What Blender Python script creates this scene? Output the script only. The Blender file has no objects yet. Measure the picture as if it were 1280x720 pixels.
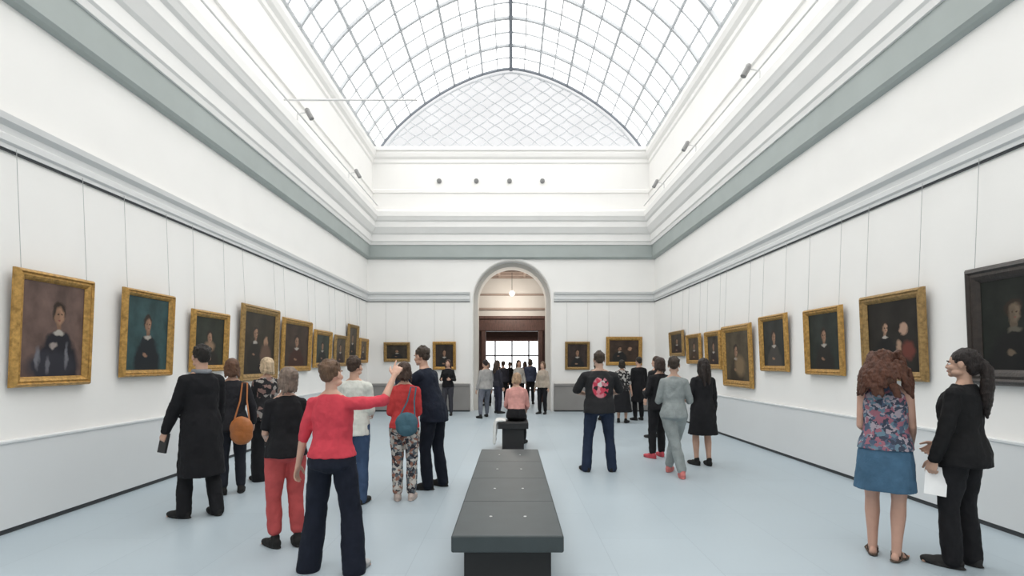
import bpy, math, random
from mathutils import Vector, Matrix
random.seed(4)
ZOOM=(1,640,360)
sc=bpy.context.scene
try:
    sc.view_settings.view_transform='Standard'
except Exception: pass
COL=sc.collection
# ------------------------------------------------------------------ materials
def newmat(n):
    m=bpy.data.materials.new(n); m.use_nodes=True
    nt=m.node_tree; b=nt.nodes['Principled BSDF']
    return m,nt,b
def c4(c): return (c[0],c[1],c[2],1)
def mat(n,col,rough=.6,var=.08,scale=6,bump=0.,bscale=60,metal=0.,stretch=(1,1,1),spec=.5,bdist=.01):
    m,nt,b=newmat(n); N=nt.nodes; L=nt.links
    tc=N.new('ShaderNodeTexCoord'); mp=N.new('ShaderNodeMapping'); mp.inputs['Scale'].default_value=stretch
    L.new(tc.outputs['Object'],mp.inputs[0])
    no=N.new('ShaderNodeTexNoise'); no.inputs['Scale'].default_value=scale; no.inputs['Detail'].default_value=4
    L.new(mp.outputs[0],no.inputs['Vector'])
    r=N.new('ShaderNodeValToRGB')
    r.color_ramp.elements[0].position=.3; r.color_ramp.elements[1].position=.7
    r.color_ramp.elements[0].color=c4([x*(1-var) for x in col]); r.color_ramp.elements[1].color=c4([min(1,x*(1+var)) for x in col])
    L.new(no.outputs['Fac'],r.inputs[0]); L.new(r.outputs[0],b.inputs['Base Color'])
    b.inputs['Roughness'].default_value=rough; b.inputs['Metallic'].default_value=metal
    b.inputs['Specular IOR Level'].default_value=spec
    if bump>0:
        n2=N.new('ShaderNodeTexNoise'); n2.inputs['Scale'].default_value=bscale; n2.inputs['Detail'].default_value=3
        L.new(mp.outputs[0],n2.inputs['Vector'])
        bp=N.new('ShaderNodeBump'); bp.inputs['Strength'].default_value=bump; bp.inputs['Distance'].default_value=bdist
        L.new(n2.outputs['Fac'],bp.inputs['Height']); L.new(bp.outputs[0],b.inputs['Normal'])
    return m
_fc={}
def fabric(col):
    k=tuple(col)
    if k not in _fc: _fc[k]=mat('fabric',col,.85,.15,9,.55,13,spec=.25,bdist=.03,stretch=(1,1,.75))
    return _fc[k]
def skin(col):
    k=('s',)+tuple(col)
    if k not in _fc: _fc[k]=mat('skin',col,.5,.06,12,.05,80)
    return _fc[k]
def hairm(col):
    k=('h',)+tuple(col)
    if k not in _fc: _fc[k]=mat('hair',col,.5,.35,14,.9,40,stretch=(3,3,.5),spec=.35)
    return _fc[k]
def pattern(name,cols,scale=22):
    m,nt,b=newmat(name);N=nt.nodes;L=nt.links
    tc=N.new('ShaderNodeTexCoord'); v=N.new('ShaderNodeTexVoronoi'); v.inputs['Scale'].default_value=scale
    no=N.new('ShaderNodeTexNoise'); no.inputs['Scale'].default_value=scale*.7
    mx=N.new('ShaderNodeVectorMath'); mx.operation='MULTIPLY_ADD'; mx.inputs[1].default_value=(.08,.08,.08)
    L.new(tc.outputs['Object'],no.inputs['Vector']); L.new(no.outputs['Color'],mx.inputs[0]); L.new(tc.outputs['Object'],mx.inputs[2])
    L.new(mx.outputs[0],v.inputs['Vector'])
    sp=N.new('ShaderNodeSeparateColor'); L.new(v.outputs['Color'],sp.inputs[0])
    r=N.new('ShaderNodeValToRGB'); r.color_ramp.interpolation='CONSTANT'
    e=r.color_ramp.elements
    while len(e)<len(cols): e.new(.5)
    for i,c in enumerate(cols): e[i].position=i/len(cols); e[i].color=c4(c)
    L.new(sp.outputs[0],r.inputs[0]); L.new(r.outputs[0],b.inputs['Base Color']); b.inputs['Roughness'].default_value=.85
    return m
def emis(n,col,s,var=.0,scale=1.):
    m=bpy.data.materials.new(n); m.use_nodes=True; nt=m.node_tree;N=nt.nodes;L=nt.links
    N.clear(); o=N.new('ShaderNodeOutputMaterial'); e=N.new('ShaderNodeEmission'); e.inputs[0].default_value=c4(col); e.inputs[1].default_value=s
    if var>0:
        tc=N.new('ShaderNodeTexCoord'); no=N.new('ShaderNodeTexNoise'); no.inputs['Scale'].default_value=scale
        mr=N.new('ShaderNodeMapRange'); mr.inputs[1].default_value=.3; mr.inputs[2].default_value=.7
        mr.inputs[3].default_value=s*(1-var); mr.inputs[4].default_value=s*(1+var)
        L.new(tc.outputs['Object'],no.inputs['Vector']); L.new(no.outputs['Fac'],mr.inputs[0]); L.new(mr.outputs[0],e.inputs[1])
    L.new(e.outputs[0],o.inputs[0]); return m

M_wall=mat('white_plaster',(.88,.87,.85),.8,.012,1.5,.04,30,spec=.2)
M_trim=mat('white_moulding',(.84,.835,.82),.6,.015,2,.03,20)
M_rail=mat('grey_rail_paint',(.68,.69,.69),.55,.02,2)
M_band=mat('grey_green_band',(.38,.42,.41),.7,.04,2)
M_wain=mat('pale_grey_wainscot',(.70,.72,.73),.55,.02,1)
M_gap=mat('dark_gap',(.06,.065,.07),.8)
M_backw=mat('taupe_panel',(.27,.26,.25),.7,.05,2)
M_bencht=mat('dark_grey_bench_top',(.045,.058,.062),.48,.10,5,.05,60)
M_black=mat('matt_black',(.012,.012,.013),.6)
M_gold=mat('old_gilt',(.46,.27,.08),.42,.35,25,.6,90,metal=.55)
M_gold2=mat('dull_gilt',(.33,.21,.08),.5,.35,25,.6,90,metal=.4)
M_darkfr=mat('dark_wood_frame',(.03,.022,.018),.4,.3,20,.3,50)
M_wood=mat('dark_brown_wood',(.085,.04,.03),.5,.3,6,.2,30,stretch=(6,6,1))
M_woodc=mat('brown_ceiling',(.32,.25,.21),.7,.1,4)
M_lobby=mat('lobby_plaster',(.62,.59,.55),.8,.03,2)
M_wire=mat('steel_wire',(.42,.43,.43),.5,metal=.2)
M_rib=mat('grey_glazing_bar',(.48,.50,.52),.6,.04,2)
M_ridge=mat('dark_ridge',(.18,.20,.23),.6)
M_metal=mat('white_metal',(.7,.7,.7),.4)
M_paper=mat('paper',(.9,.9,.9),.8)
M_glass=emis('milk_glass_daylight',(1.0,.992,.97),2.75,.14,.7)
M_gable=emis('gable_glass_daylight',(.985,.99,1.0),.95,.05,1.2)
M_win=emis('bright_window',(.95,.98,1.0),2.6)
# floor
M_floor,nt,b=newmat('pale_blue_floor'); N=nt.nodes;L=nt.links
tc=N.new('ShaderNodeTexCoord')
br=N.new('ShaderNodeTexBrick'); br.inputs['Scale'].default_value=1; br.inputs['Brick Width'].default_value=1.6; br.inputs['Row Height'].default_value=.8
br.inputs['Mortar Size'].default_value=.004; br.inputs['Color1'].default_value=(.415,.49,.54,1); br.inputs['Color2'].default_value=(.43,.505,.555,1); br.inputs['Mortar'].default_value=(.37,.44,.49,1)
mp=N.new('ShaderNodeMapping'); mp.inputs['Rotation'].default_value=(0,0,math.pi/2)
L.new(tc.outputs['Object'],mp.inputs[0]); L.new(mp.outputs[0],br.inputs['Vector'])
no=N.new('ShaderNodeTexNoise'); no.inputs['Scale'].default_value=.9; no.inputs['Detail'].default_value=6; L.new(tc.outputs['Object'],no.inputs['Vector'])
mr=N.new('ShaderNodeMapRange'); mr.inputs[3].default_value=.28; mr.inputs[4].default_value=.5; L.new(no.outputs['Fac'],mr.inputs[0]); L.new(mr.outputs[0],b.inputs['Roughness'])
mr2=N.new('ShaderNodeMapRange'); mr2.inputs[3].default_value=.92; mr2.inputs[4].default_value=1.06; L.new(no.outputs['Fac'],mr2.inputs[0])
mm=N.new('ShaderNodeVectorMath'); mm.operation='SCALE'; L.new(br.outputs['Color'],mm.inputs[0]); L.new(mr2.outputs[0],mm.inputs['Scale'])
L.new(mm.outputs[0],b.inputs['Base Color'])

# ------------------------------------------------------------------ mesh helpers
class Acc:
    def __init__(s): s.V=[];s.F=[];s.M=[]
    def add(s,vs,fs,mi=0):
        o=len(s.V); s.V+= [Vector(v) for v in vs]
        for f in fs: s.F.append([i+o for i in f]); s.M.append(mi)
def mkobj(name,V,F,mats,parent=None,smooth=False,MI=None):
    me=bpy.data.meshes.new(name); me.from_pydata([tuple(v) for v in V],[],F); me.update()
    for m in (mats if isinstance(mats,(list,tuple)) else [mats]): me.materials.append(m)
    if MI: me.polygons.foreach_set('material_index',MI)
    if smooth: me.polygons.foreach_set('use_smooth',[True]*len(me.polygons))
    o=bpy.data.objects.new(name,me); COL.objects.link(o)
    if parent: o.parent=parent
    return o
def top(o,label,cat,group=None):
    o['label']=label; o['category']=cat
    if group: o['group']=group
def st(o): o['kind']='structure'; return o
BF=[(0,3,2,1),(4,5,6,7),(0,1,5,4),(1,2,6,5),(2,3,7,6),(3,0,4,7)]
def boxv(x0,x1,y0,y1,z0,z1): return [(x0,y0,z0),(x1,y0,z0),(x1,y1,z0),(x0,y1,z0),(x0,y0,z1),(x1,y0,z1),(x1,y1,z1),(x0,y1,z1)]
def box(name,x0,x1,y0,y1,z0,z1,m,parent=None,bev=0):
    o=mkobj(name,boxv(x0,x1,y0,y1,z0,z1),BF,m,parent)
    if bev:
        b=o.modifiers.new('b','BEVEL'); b.width=bev; b.segments=2
    return o
def sweep(acc,pts,r,n=6,up=Vector((0,0,1)),r2=None,mi=0):
    """tube / bar along a polyline"""
    pts=[Vector(p) for p in pts]; vs=[];fs=[]
    for i,p in enumerate(pts):
        d=(pts[min(i+1,len(pts)-1)]-pts[max(i-1,0)]).normalized()
        u=up-d*up.dot(d)
        if u.length<1e-4: u=Vector((1,0,0))-d*d.x
        u.normalize(); w=d.cross(u)
        for k in range(n):
            a=2*math.pi*(k+.5)/n
            vs.append(p+w*math.cos(a)*r+u*math.sin(a)*(r2 or r))
    for i in range(len(pts)-1):
        for k in range(n):
            a=i*n+k; b_=i*n+(k+1)%n; fs.append((a,b_,b_+n,a+n))
    fs.append(tuple(range(n))[::-1]); fs.append(tuple(range((len(pts)-1)*n,len(pts)*n)))
    acc.add(vs,fs,mi)
def bar(name,pts,r,m,parent=None,n=4,up=Vector((0,0,1)),r2=None,smooth=False):
    a=Acc(); sweep(a,pts,r,n,up,r2); return mkobj(name,a.V,a.F,m,parent,smooth)
XL,XR,YB,YF=-4.75,4.68,17.3,-5.0
def profile(name,prof,mode,s,m,a0,a1):
    """prof list (d,z); mode 'y' along side wall with sign s, 'x' along north wall"""
    V=[]
    for t in (a0,a1):
        for d,z in prof:
            if mode=='y': V.append((XL+d if s<0 else XR-d,t,z))
            else: V.append((t,YB-d*s,z))
    n=len(prof); F=[(i,i+1,i+1+n,i+n) for i in range(n-1)]+[tuple(range(n)),tuple(range(n,2*n))[::-1],(n-1,0,n,2*n-1)]
    return st(mkobj(name,V,F,m))
# ------------------------------------------------------------------ room shell
st(box('floor',XL-.3,XR+.3,YF-.2,30.2,-.12,0,M_floor))
st(box('wall_west',XL-.3,XL,YF,YB+.5,0,8.6,M_wall))
st(box('wall_east',XR,XR+.3,YF,YB+.5,0,8.6,M_wall))
st(box('wall_south',XL-.3,XR+.3,YF-.2,YF,0,11.4,M_wall))
def archwall(name,x0,x1,z1,r,spring,y0,y1,m,z0=0):
    P=[(x0,z0),(-r,z0),(-r,spring)]+[(-r*math.cos(a),spring+r*math.sin(a)) for a in [math.pi*i/32 for i in range(1,32)]]+[(r,spring),(r,z0),(x1,z0),(x1,z1),(x0,z1)]
    n=len(P); V=[(x,y0,z) for x,z in P]+[(x,y1,z) for x,z in P]
    F=[(i,(i+1)%n,(i+1)%n+n,i+n) for i in range(n)]
    F+= [tuple(range(n)),tuple(range(n,2*n))[::-1]]
    return st(mkobj(name,V,F,m))
archwall('wall_north',XL-.3,XR+.3,8.6,1.28,3.66,YB,YB+.45,M_wall)
archwall('trim_1',-2.2,2.2,5.2,1.15,3.66,YB+.45,YB+1.1,M_lobby)
a=Acc(); pts=[(-1.33,YB-.01,0),(-1.33,YB-.01,3.66)]+[(-1.33*math.cos(t),YB-.01,3.66+1.33*math.sin(t)) for t in [math.pi*i/32 for i in range(1,32)]]+[(1.33,YB-.01,3.66),(1.33,YB-.01,0)]
sweep(a,pts,.045,4,Vector((0,1,0)),.022); st(mkobj('trim_2',a.V,a.F,M_wall))
tn=[3]
def tname():
    tn[0]+=1; return 'trim_%d'%tn[0]
band=[(-.01,4.97),(.08,4.99),(.12,5.03),(.12,5.42),(-.01,5.42)]
corn=[(-.01,5.40),(.15,5.42),(.17,5.50),(.20,5.53),(.20,5.74),(.25,5.78),(.33,5.92),(.35,5.95),(.35,6.12),(.40,6.16),(.44,6.24),(.46,6.27),(.46,6.42),(.43,6.47),(.26,6.55),(-.01,6.55)]
attic=[(-.01,6.5),(.25,6.5),(.25,7.05),(.29,7.07),(.29,7.16),(.25,7.2),(.25,8.0),(.29,8.04),(.29,8.14),(.36,8.2),(.40,8.30),(.40,8.42),(.30,8.46),(-.01,8.6)]
rail=[(-.01,3.60),(.035,3.60),(.035,3.64),(.06,3.66),(.06,3.72),(.04,3.74),(.04,3.80),(.09,3.84),(.10,3.90),(-.01,3.92)]
dark=[(-.01,3.58),(.022,3.58),(.022,3.602),(-.01,3.602)]
wain=[(-.01,.05),(.05,.05),(.05,.84),(.062,.845),(.062,.865),(-.01,.87)]
gap=[(-.01,0),(.03,0),(.03,.052),(-.01,.052)]
for s in (-1,1):
    profile(tname(),band,'y',s,M_band,YF,YB)
    profile(tname(),corn,'y',s,M_trim,YF,YB)
    profile(tname(),attic,'y',s,M_wall,YF,YB)
    profile(tname(),rail,'y',s,M_rail,YF,YB)
    profile(tname(),dark,'y',s,M_gap,YF,YB)
    profile(tname(),wain,'y',s,M_wain,YF,YB)
    profile('baseboard_west' if s<0 else 'baseboard_east',gap,'y',s,M_gap,YF,YB)
profile(tname(),band,'x',1,M_band,XL,XR)
profile(tname(),corn,'x',1,M_trim,XL,XR)
profile(tname(),attic,'x',1,M_wall,XL,XR)
for x0,x1,nm in ((XL,-1.38,'baseboard_north_west'),(1.38,XR,'baseboard_north_east')):
    profile(tname(),rail,'x',1,M_rail,x0,x1)
    profile(tname(),dark,'x',1,M_gap,x0,x1)
    profile(tname(),[(-.01,.05),(.16,.05),(.16,.82),(.19,.84),(.19,.90),(-.01,.91)],'x',1,M_backw,x0,x1)
    profile(nm,[(-.01,0),(.13,0),(.13,.052),(-.01,.052)],'x',1,M_gap,x0,x1)
# ------------------------------------------------------------------ glass vault
VX0,VX1=XL+.33,XR-.33; VC=(VX0+VX1)/2; VW=(VX1-VX0)/2; VZ=8.42; VH=2.8
def vz(u): return VZ+VH*max(0,1-abs(u)**1.6)**.78
NS=60
us=[-math.cos(math.pi*i/NS) for i in range(NS+1)]
V=[];F=[]
ys=[YF,YB+.1]
for y in ys:
    for u in us: V.append((VC+u*(VW+.04),y,vz(u)+.05))
for i in range(NS): F.append((i,i+1,i+1+NS+1,i+NS+1))
st(mkobj('ceiling',V,F,M_glass,smooth=True))
for s in (-1,1):
    x=VC+s*(VW+.04)
    st(box(tname(),min(x,x+s*.6),max(x,x+s*.6),YF,YB+.3,8.45,8.75,M_trim))
y=YB-.64; k=0
while y>YF+.1:
    big=(k%2==1)
    P=[(VC+u*VW,y,vz(u)) for u in us]
    st(bar(tname(),P,.048 if big else .022,M_rib,up=Vector((0,1,0)),r2=.05 if big else .025))
    y-=.64; k+=1
uvals=[-.99,-.94,-.85,-.75,-.64,-.53,-.42,-.31,-.21,-.10]
for j,u in enumerate(uvals):
    for s in (-1,1):
        uu=u*s; r_=.040 if j%2==0 else .022
        st(bar(tname(),[(VC+uu*VW,YF,vz(uu)),(VC+uu*VW,YB,vz(uu))],r_,M_rib,up=Vector((0,0,1)),r2=.04))
st(bar(tname(),[(VC,YF,vz(0)-.02),(VC,YB,vz(0)-.02)],.07,M_ridge,r2=.09))
# gable lunette
V=[];F=[]
for u in us: V.append((VC+u*VW,YB+.02,vz(u)))
for u in us: V.append((VC+u*VW,YB+.02,VZ-.02))
for i in range(NS): F.append((i,i+NS+1,i+NS+2,i+1))
st(mkobj('window_1',V,F,M_gable))
st(bar(tname(),[(VC+u*VW*.995,YB-.06,vz(u)-.03) for u in us],.035,M_ridge,up=Vector((0,1,0)),r2=.06))
st(bar(tname(),[(VC+u*VW*.95,YB-.03,VZ+(vz(u)-VZ)*.945) for u in us],.03,M_rib,up=Vector((0,1,0)),r2=.02))
st(box(tname(),VX0,VX1,YB-.45,YB+.02,8.38,8.5,M_trim))
# ogee / diamond lattice of the lunette
A=Acc(); lw=.52; lh=.36
for k in range(-9,10):
    for ph in (0,1):
        seg=[]; z=8.46
        while z<11.3:
            tt=(z-8.46)/lh; tri=abs((tt+ph)%2-1)            # 0..1 zig-zag
            sm=.55*tri+.45*(.5-.5*math.cos(math.pi*tri))
            px=VC+k*lw+lw*sm-lw*.5; uu=(px-VC)/(VW*.95)
            if abs(uu)<1 and z<VZ+(vz(uu)-VZ)*.945: seg.append((px,YB-.02-.004*ph,z))
            else:
                if len(seg)>1: sweep(A,seg,.020,4,Vector((0,1,0)))
                seg=[]
            z+=lh/8
        if len(seg)>1: sweep(A,seg,.020,4,Vector((0,1,0)))
M_lat=mat('pale_lattice',(.50,.52,.54),.6)
st(mkobj(tname(),A.V,A.F,M_lat))
st(box(tname(),XL-.3,XR+.3,YB+.12,YB+.4,8.4,11.5,M_wall))
# ------------------------------------------------------------------ lobby behind arch
st(box('wall_lobby_west',-3.2,-3.0,YB+1.1,21.4,0,5.3,M_lobby))
st(box('wall_lobby_east',3.0,3.2,YB+1.1,21.4,0,5.3,M_lobby))
st(box('ceiling_lobby',-3.2,3.2,YB+.45,21.6,5.2,5.4,M_woodc))
for yy in (18.9,19.7,20.5,21.2):
    st(box(tname(),-3,3,yy,yy+.12,4.98,5.2,M_woodc))
for xx in (-1.5,-.5,.5,1.5):
    st(box(tname(),xx-.05,xx+.05,18.4,21.4,5.0,5.2,M_woodc))
st(box('wall_lobby_north',-3.2,3.2,21.4,21.6,3.4,5.3,M_lobby))
st(box(tname(),-3.0,3.0,21.28,21.42,3.72,3.8,M_woodc)); st(box(tname(),-3.0,3.0,21.3,21.42,4.3,4.36,M_woodc))
for s in (-1,1):
    st(box(tname(),min(s*1.12,s*3.2),max(s*1.12,s*3.2),21.35,21.65,0,3.4,M_wood))
    st(box(tname(),min(s*1.06,s*1.24),max(s*1.06,s*1.24),21.22,21.7,0,2.9,M_wood,bev=.02))
    st(box(tname(),s*2.0-.4,s*2.0+.4,21.3,21.36,.3,2.6,M_wood,bev=.02))
st(box(tname(),-1.6,1.6,21.2,21.7,2.86,3.42,M_wood,bev=.03))
st(box(tname(),-1.7,1.7,21.12,21.7,3.34,3.46,M_wood,bev=.02))
st(box('wall_hall_west',-3.2,-3.0,21.65,30,0,3.6,M_lobby)); st(box('wall_hall_east',3.0,3.2,21.65,30,0,3.6,M_lobby))
st(box('ceiling_hall',-3.2,3.2,21.65,30,3.5,3.6,M_woodc))
st(box('wall_hall_north',-3.2,3.2,30,30.2,0,3.6,M_wood))
w=st(box('window_2',-1.9,1.9,29.93,29.98,.1,2.8,M_win))
for xx in (-1.9,-.95,0,.95,1.9): st(box(tname(),xx-.04,xx+.04,29.86,29.93,.1,2.8,M_wood))
st(box(tname(),-1.9,1.9,29.86,29.93,1.95,2.02,M_wood))
lampo=bpy.data.objects.new('pendant_lamp',None); COL.objects.link(lampo); lampo.location=(0,19.9,4.2); top(lampo,'small white globe pendant lamp in the vestibule','lamp')
def uvs(acc,c,r,R=None,seg=16,rings=10,mi=0):
    c=Vector(c); r=Vector(r) if hasattr(r,'__len__') else Vector((r,r,r)); vs=[];fs=[]
    for i in range(1,rings):
        p=math.pi*i/rings
        for k in range(seg):
            t=2*math.pi*k/seg; v=Vector((r.x*math.sin(p)*math.cos(t),r.y*math.sin(p)*math.sin(t),r.z*math.cos(p)))
            vs.append(c+(R@v if R else v))
    v=Vector((0,0,r.z)); n0=len(vs); vs.append(c+(R@v if R else v)); vs.append(c-(R@v if R else v))
    for i in range(rings-2):
        for k in range(seg):
            a=i*seg+k; b_=i*seg+(k+1)%seg; fs.append((a,a+seg,b_+seg,b_))
    for k in range(seg):
        fs.append((n0,k,(k+1)%seg)); fs.append((n0+1,(rings-2)*seg+(k+1)%seg,(rings-2)*seg+k))
    acc.add(vs,fs,mi)
a=Acc(); uvs(a,(0,0,0),.11); mkobj('globe',a.V,a.F,emis('lamp_glow',(1,.9,.75),2),lampo,True)
bar('cord',[(0,0,.10),(0,0,1.0)],.008,M_black,lampo,6)
def light(kind,loc,e,size=1,col=(1,1,1),rot=(0,0,0)):
    l=bpy.data.lights.new('lamp_light',kind); l.energy=e; l.color=col
    if kind=='AREA': l.size=size
    else: l.shadow_soft_size=size
    o=bpy.data.objects.new('lamp_light',l); o.location=loc; o.rotation_euler=rot; COL.objects.link(o); return o
l_=light('POINT',(0,0,-.2),130,.15,(1,.93,.84)); l_.parent=lampo
# ------------------------------------------------------------------ spot fixtures on ledges
M_spot=mat('spot_head',(.25,.25,.25),.4)
def spot(x,y,z,s,group):
    e=bpy.data.objects.new('track_spotlight',None); COL.objects.link(e); e.location=(x,y,z)
    a=Acc(); sweep(a,[(0,0,-.04),(0,0,.16)],.012,8); sweep(a,[(0,0,.16),(-s*.22,0,.2)],.012,8); mkobj('bracket',a.V,a.F,M_metal,e)
    a=Acc(); sweep(a,[(-s*.2,0,.24),(-s*.2-s*.02,-.03,.2),(-s*.3,-.04,.06),(-s*.31,-.04,.04)],.05,12); mkobj('lamp_head',a.V,a.F,M_spot,e,False)
    top(e,'small grey spotlight on a bracket above the cornice ledge','spotlight',group)
for y in (9.2,12.4,15.0): spot(XR-.36,y,6.52,1,'cornice spotlights')
for y in (10.8,14.2): spot(XL+.36,y,6.52,-1,'cornice spotlights')
for s,x in ((-1,XL+.5),(1,XR-.5)):
    t=bar('lighting_rail',[(x,YF+.2,6.56),(x,YB-.6,6.56)],.018,M_metal,None,8); top(t,'thin white lighting rail running along the cornice ledge','rail')
t=bar('support_rod',[(XL+.3,10.3,6.72),(-1.85,10.3,6.72)],.018,M_metal,None,8); top(t,'thin pale rod reaching out from the cornice','rod')
for x in (-2.35,-1.15,-.08,.98):
    a=Acc(); sweep(a,[(0,0,0),(0,-.05,0)],.075,16,Vector((0,0,1))); sweep(a,[(0,-.05,0),(0,-.09,-.01)],.05,16,Vector((0,0,1)))
    o=mkobj('wall_spotlight',a.V,a.F,M_spot,None); o.location=(x,YB-.25,7.45); top(o,'small round fitting on the upper end wall','spotlight','end wall fittings')
# ------------------------------------------------------------------ paintings
def portrait(bg,cloth,sk,fx=.5,fy=.62,fs=1.,extra=None,hc=(.03,.02,.015),collar=(.40,.37,.33)):
    m,nt,b=newmat('portrait_canvas');N=nt.nodes;L=nt.links
    uv=N.new('ShaderNodeUVMap')
    no=N.new('ShaderNodeTexNoise'); no.inputs['Scale'].default_value=9; no.inputs['Detail'].default_value=5; L.new(uv.outputs[0],no.inputs['Vector'])
    ma=N.new('ShaderNodeVectorMath'); ma.operation='MULTIPLY_ADD'; ma.inputs[1].default_value=(.10,.10,0); L.new(no.outputs['Color'],ma.inputs[0])
    sb=N.new('ShaderNodeVectorMath'); sb.operation='SUBTRACT'; sb.inputs[1].default_value=(.05,.05,0); L.new(uv.outputs[0],sb.inputs[0]); L.new(sb.outputs[0],ma.inputs[2])
    n2=N.new('ShaderNodeTexNoise'); n2.inputs['Scale'].default_value=4; n2.inputs['Detail'].default_value=8; L.new(uv.outputs[0],n2.inputs['Vector'])
    r=N.new('ShaderNodeValToRGB'); r.color_ramp.elements[0].position=.3; r.color_ramp.elements[1].position=.72
    r.color_ramp.elements[0].color=c4([x*.55 for x in bg]); r.color_ramp.elements[1].color=c4([x*1.2 for x in bg]); L.new(n2.outputs['Fac'],r.inputs[0])
    cur=r.outputs[0]
    def lay(cx,cy,rx,ry,col,soft=.12):
        nonlocal cur
        s=N.new('ShaderNodeVectorMath'); s.operation='SUBTRACT'; s.inputs[1].default_value=(cx,cy,0); L.new(ma.outputs[0],s.inputs[0])
        d=N.new('ShaderNodeVectorMath'); d.operation='DIVIDE'; d.inputs[1].default_value=(rx,ry,1e6); L.new(s.outputs[0],d.inputs[0])
        l=N.new('ShaderNodeVectorMath'); l.operation='LENGTH'; L.new(d.outputs[0],l.inputs[0])
        q=N.new('ShaderNodeMapRange'); q.inputs[1].default_value=1-soft; q.inputs[2].default_value=1+soft; q.inputs[3].default_value=1; q.inputs[4].default_value=0; L.new(l.outputs['Value'],q.inputs[0])
        x=N.new('ShaderNodeMix'); x.data_type='RGBA'; L.new(q.outputs[0],x.inputs['Factor']); L.new(cur,x.inputs['A']); x.inputs['B'].default_value=c4(col); cur=x.outputs['Result']
    lay(fx,fy-.62*fs,.36*fs,.40*fs,cloth)
    lay(fx,fy-.30*fs,.2*fs,.13*fs,cloth)
    lay(fx-.01,fy+.04*fs,.115*fs,.12*fs,hc)
    lay(fx,fy-.13*fs,.045*fs,.07*fs,[x*.6 for x in sk])
    lay(fx,fy-.20*fs,.09*fs,.035*fs,collar,.3)
    lay(fx+.01,fy,.075*fs,.10*fs,sk,.2)
    lay(fx-.025,fy-.01,.05*fs,.085*fs,[x*.72 for x in sk],.4)
    lay(fx-.02,fy+.015*fs,.012,.009,(.05,.03,.02),.4); lay(fx+.04,fy+.015*fs,.012,.009,(.05,.03,.02),.4)
    lay(fx+.012,fy-.055*fs,.02,.007,(.2,.06,.05),.4)
    lay(fx-.05,fy-.48*fs,.06*fs,.035*fs,[x*.8 for x in sk],.3)
    for e in (extra or []): lay(*e)
    L.new(cur,b.inputs['Base Color']); b.inputs['Roughness'].default_value=.5; b.inputs['Specular IOR Level'].default_value=.25
    return m
def painting(wall,a0,a1,z0,z1,fm,cm,label,fw=.1,tilt=2.5,group='gilt framed portraits'):
    w=abs(a1-a0); h=z1-z0; mid=(a0+a1)/2
    e=bpy.data.objects.new('painting',None); COL.objects.link(e)
    off=.03+h/2*math.sin(math.radians(tilt))*.9
    zc=(z0+z1)/2
    if wall=='W': e.location=(XL+off,mid,zc); e.rotation_euler=(0,0,math.pi/2)
    elif wall=='E': e.location=(XR-off,mid,zc); e.rotation_euler=(0,0,-math.pi/2)
    else: e.location=(mid,YB-off,zc)
    T=Matrix.Rotation(math.radians(tilt),4,'X')
    prof=[(0,0),(0,.03),(.12,.055),(.28,.07),(.42,.05),(.6,.055),(.82,.04),(1,.018),(1,0)]
    V=[];F=[]
    for i,hh in prof:
        x=w/2-i*fw; z=h/2-i*fw
        V+=[T@Vector(v) for v in ((-x,-hh,-z),(x,-hh,-z),(x,-hh,z),(-x,-hh,z))]
    n=len(prof)
    for j in range(n-1):
        for k in range(4): F.append((j*4+k,j*4+(k+1)%4,(j+1)*4+(k+1)%4,(j+1)*4+k))
    mkobj('frame',V,F,fm,e)
    x=w/2-fw*.96; z=h/2-fw*.96
    o=mkobj('canvas',[T@Vector(v) for v in ((-x,-.014,-z),(x,-.014,-z),(x,-.014,z),(-x,-.014,z))],[(0,1,2,3)],cm,e)
    uvl=o.data.uv_layers.new(name='UVMap')
    for i,u in enumerate(((0,0),(1,0),(1,1),(0,1))): uvl.data[i].uv=u
    for s in (-1,1):
        bar('hanging_wire',[(s*w*.42,-.012-h/2*math.sin(math.radians(tilt)),h/2-.03),(s*w*.42,off-.045,3.62-zc)],.003,M_wire,e,5)
    top(e,label,'painting',group)
SK=(.34,.20,.13)
painting('W',4.94,5.86,1.36,2.50,M_gold,portrait((.16,.105,.09),(.016,.016,.022),SK,.58,.66,.95,[(.5,.12,.4,.16,(.03,.03,.04),.2),(.50,.33,.06,.035,(.30,.26,.24),.3),(.25,.2,.035,.10,(.16,.16,.18),.4),(.72,.22,.03,.12,(.16,.16,.18),.4),(.42,.12,.03,.08,(.14,.14,.16),.4)]),'gilt framed portrait of a seated woman in dark dress')
painting('W',6.33,7.26,1.42,2.51,M_gold,portrait((.04,.085,.09),(.012,.016,.02),SK,.5,.62,.85),'gilt framed teal-toned portrait with dark-coated sitter',.085)
painting('W',7.70,8.68,1.46,2.39,M_gold,portrait((.03,.035,.026),(.02,.018,.015),SK,.5,.58,.9,[(.5,.4,.16,.1,(.25,.16,.1),.4)]),'gilt framed dark group portrait')
painting('W',9.09,10.52,1.26,2.63,M_gold2,portrait((.04,.032,.022),(.02,.017,.014),SK,.35,.66,.7,[(.7,.52,.07,.1,SK,.2),(.7,.3,.18,.2,(.12,.07,.05),.2)]),'large gilt framed dark double portrait',.13)
painting('W',10.74,12.25,1.40,2.53,M_gold,portrait((.06,.04,.03),(.05,.02,.015),SK,.5,.6,.9),'gilt framed brown-toned portrait',.12)
painting('W',12.49,13.63,1.47,2.39,M_gold,portrait((.05,.06,.05),(.02,.02,.02),SK,.5,.6,.9),'gilt framed dark green portrait',.12)
painting('W',13.93,14.93,1.49,2.34,M_gold2,portrait((.1,.08,.06),(.03,.02,.02),SK),'small gilt framed brown portrait',.1)
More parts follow.
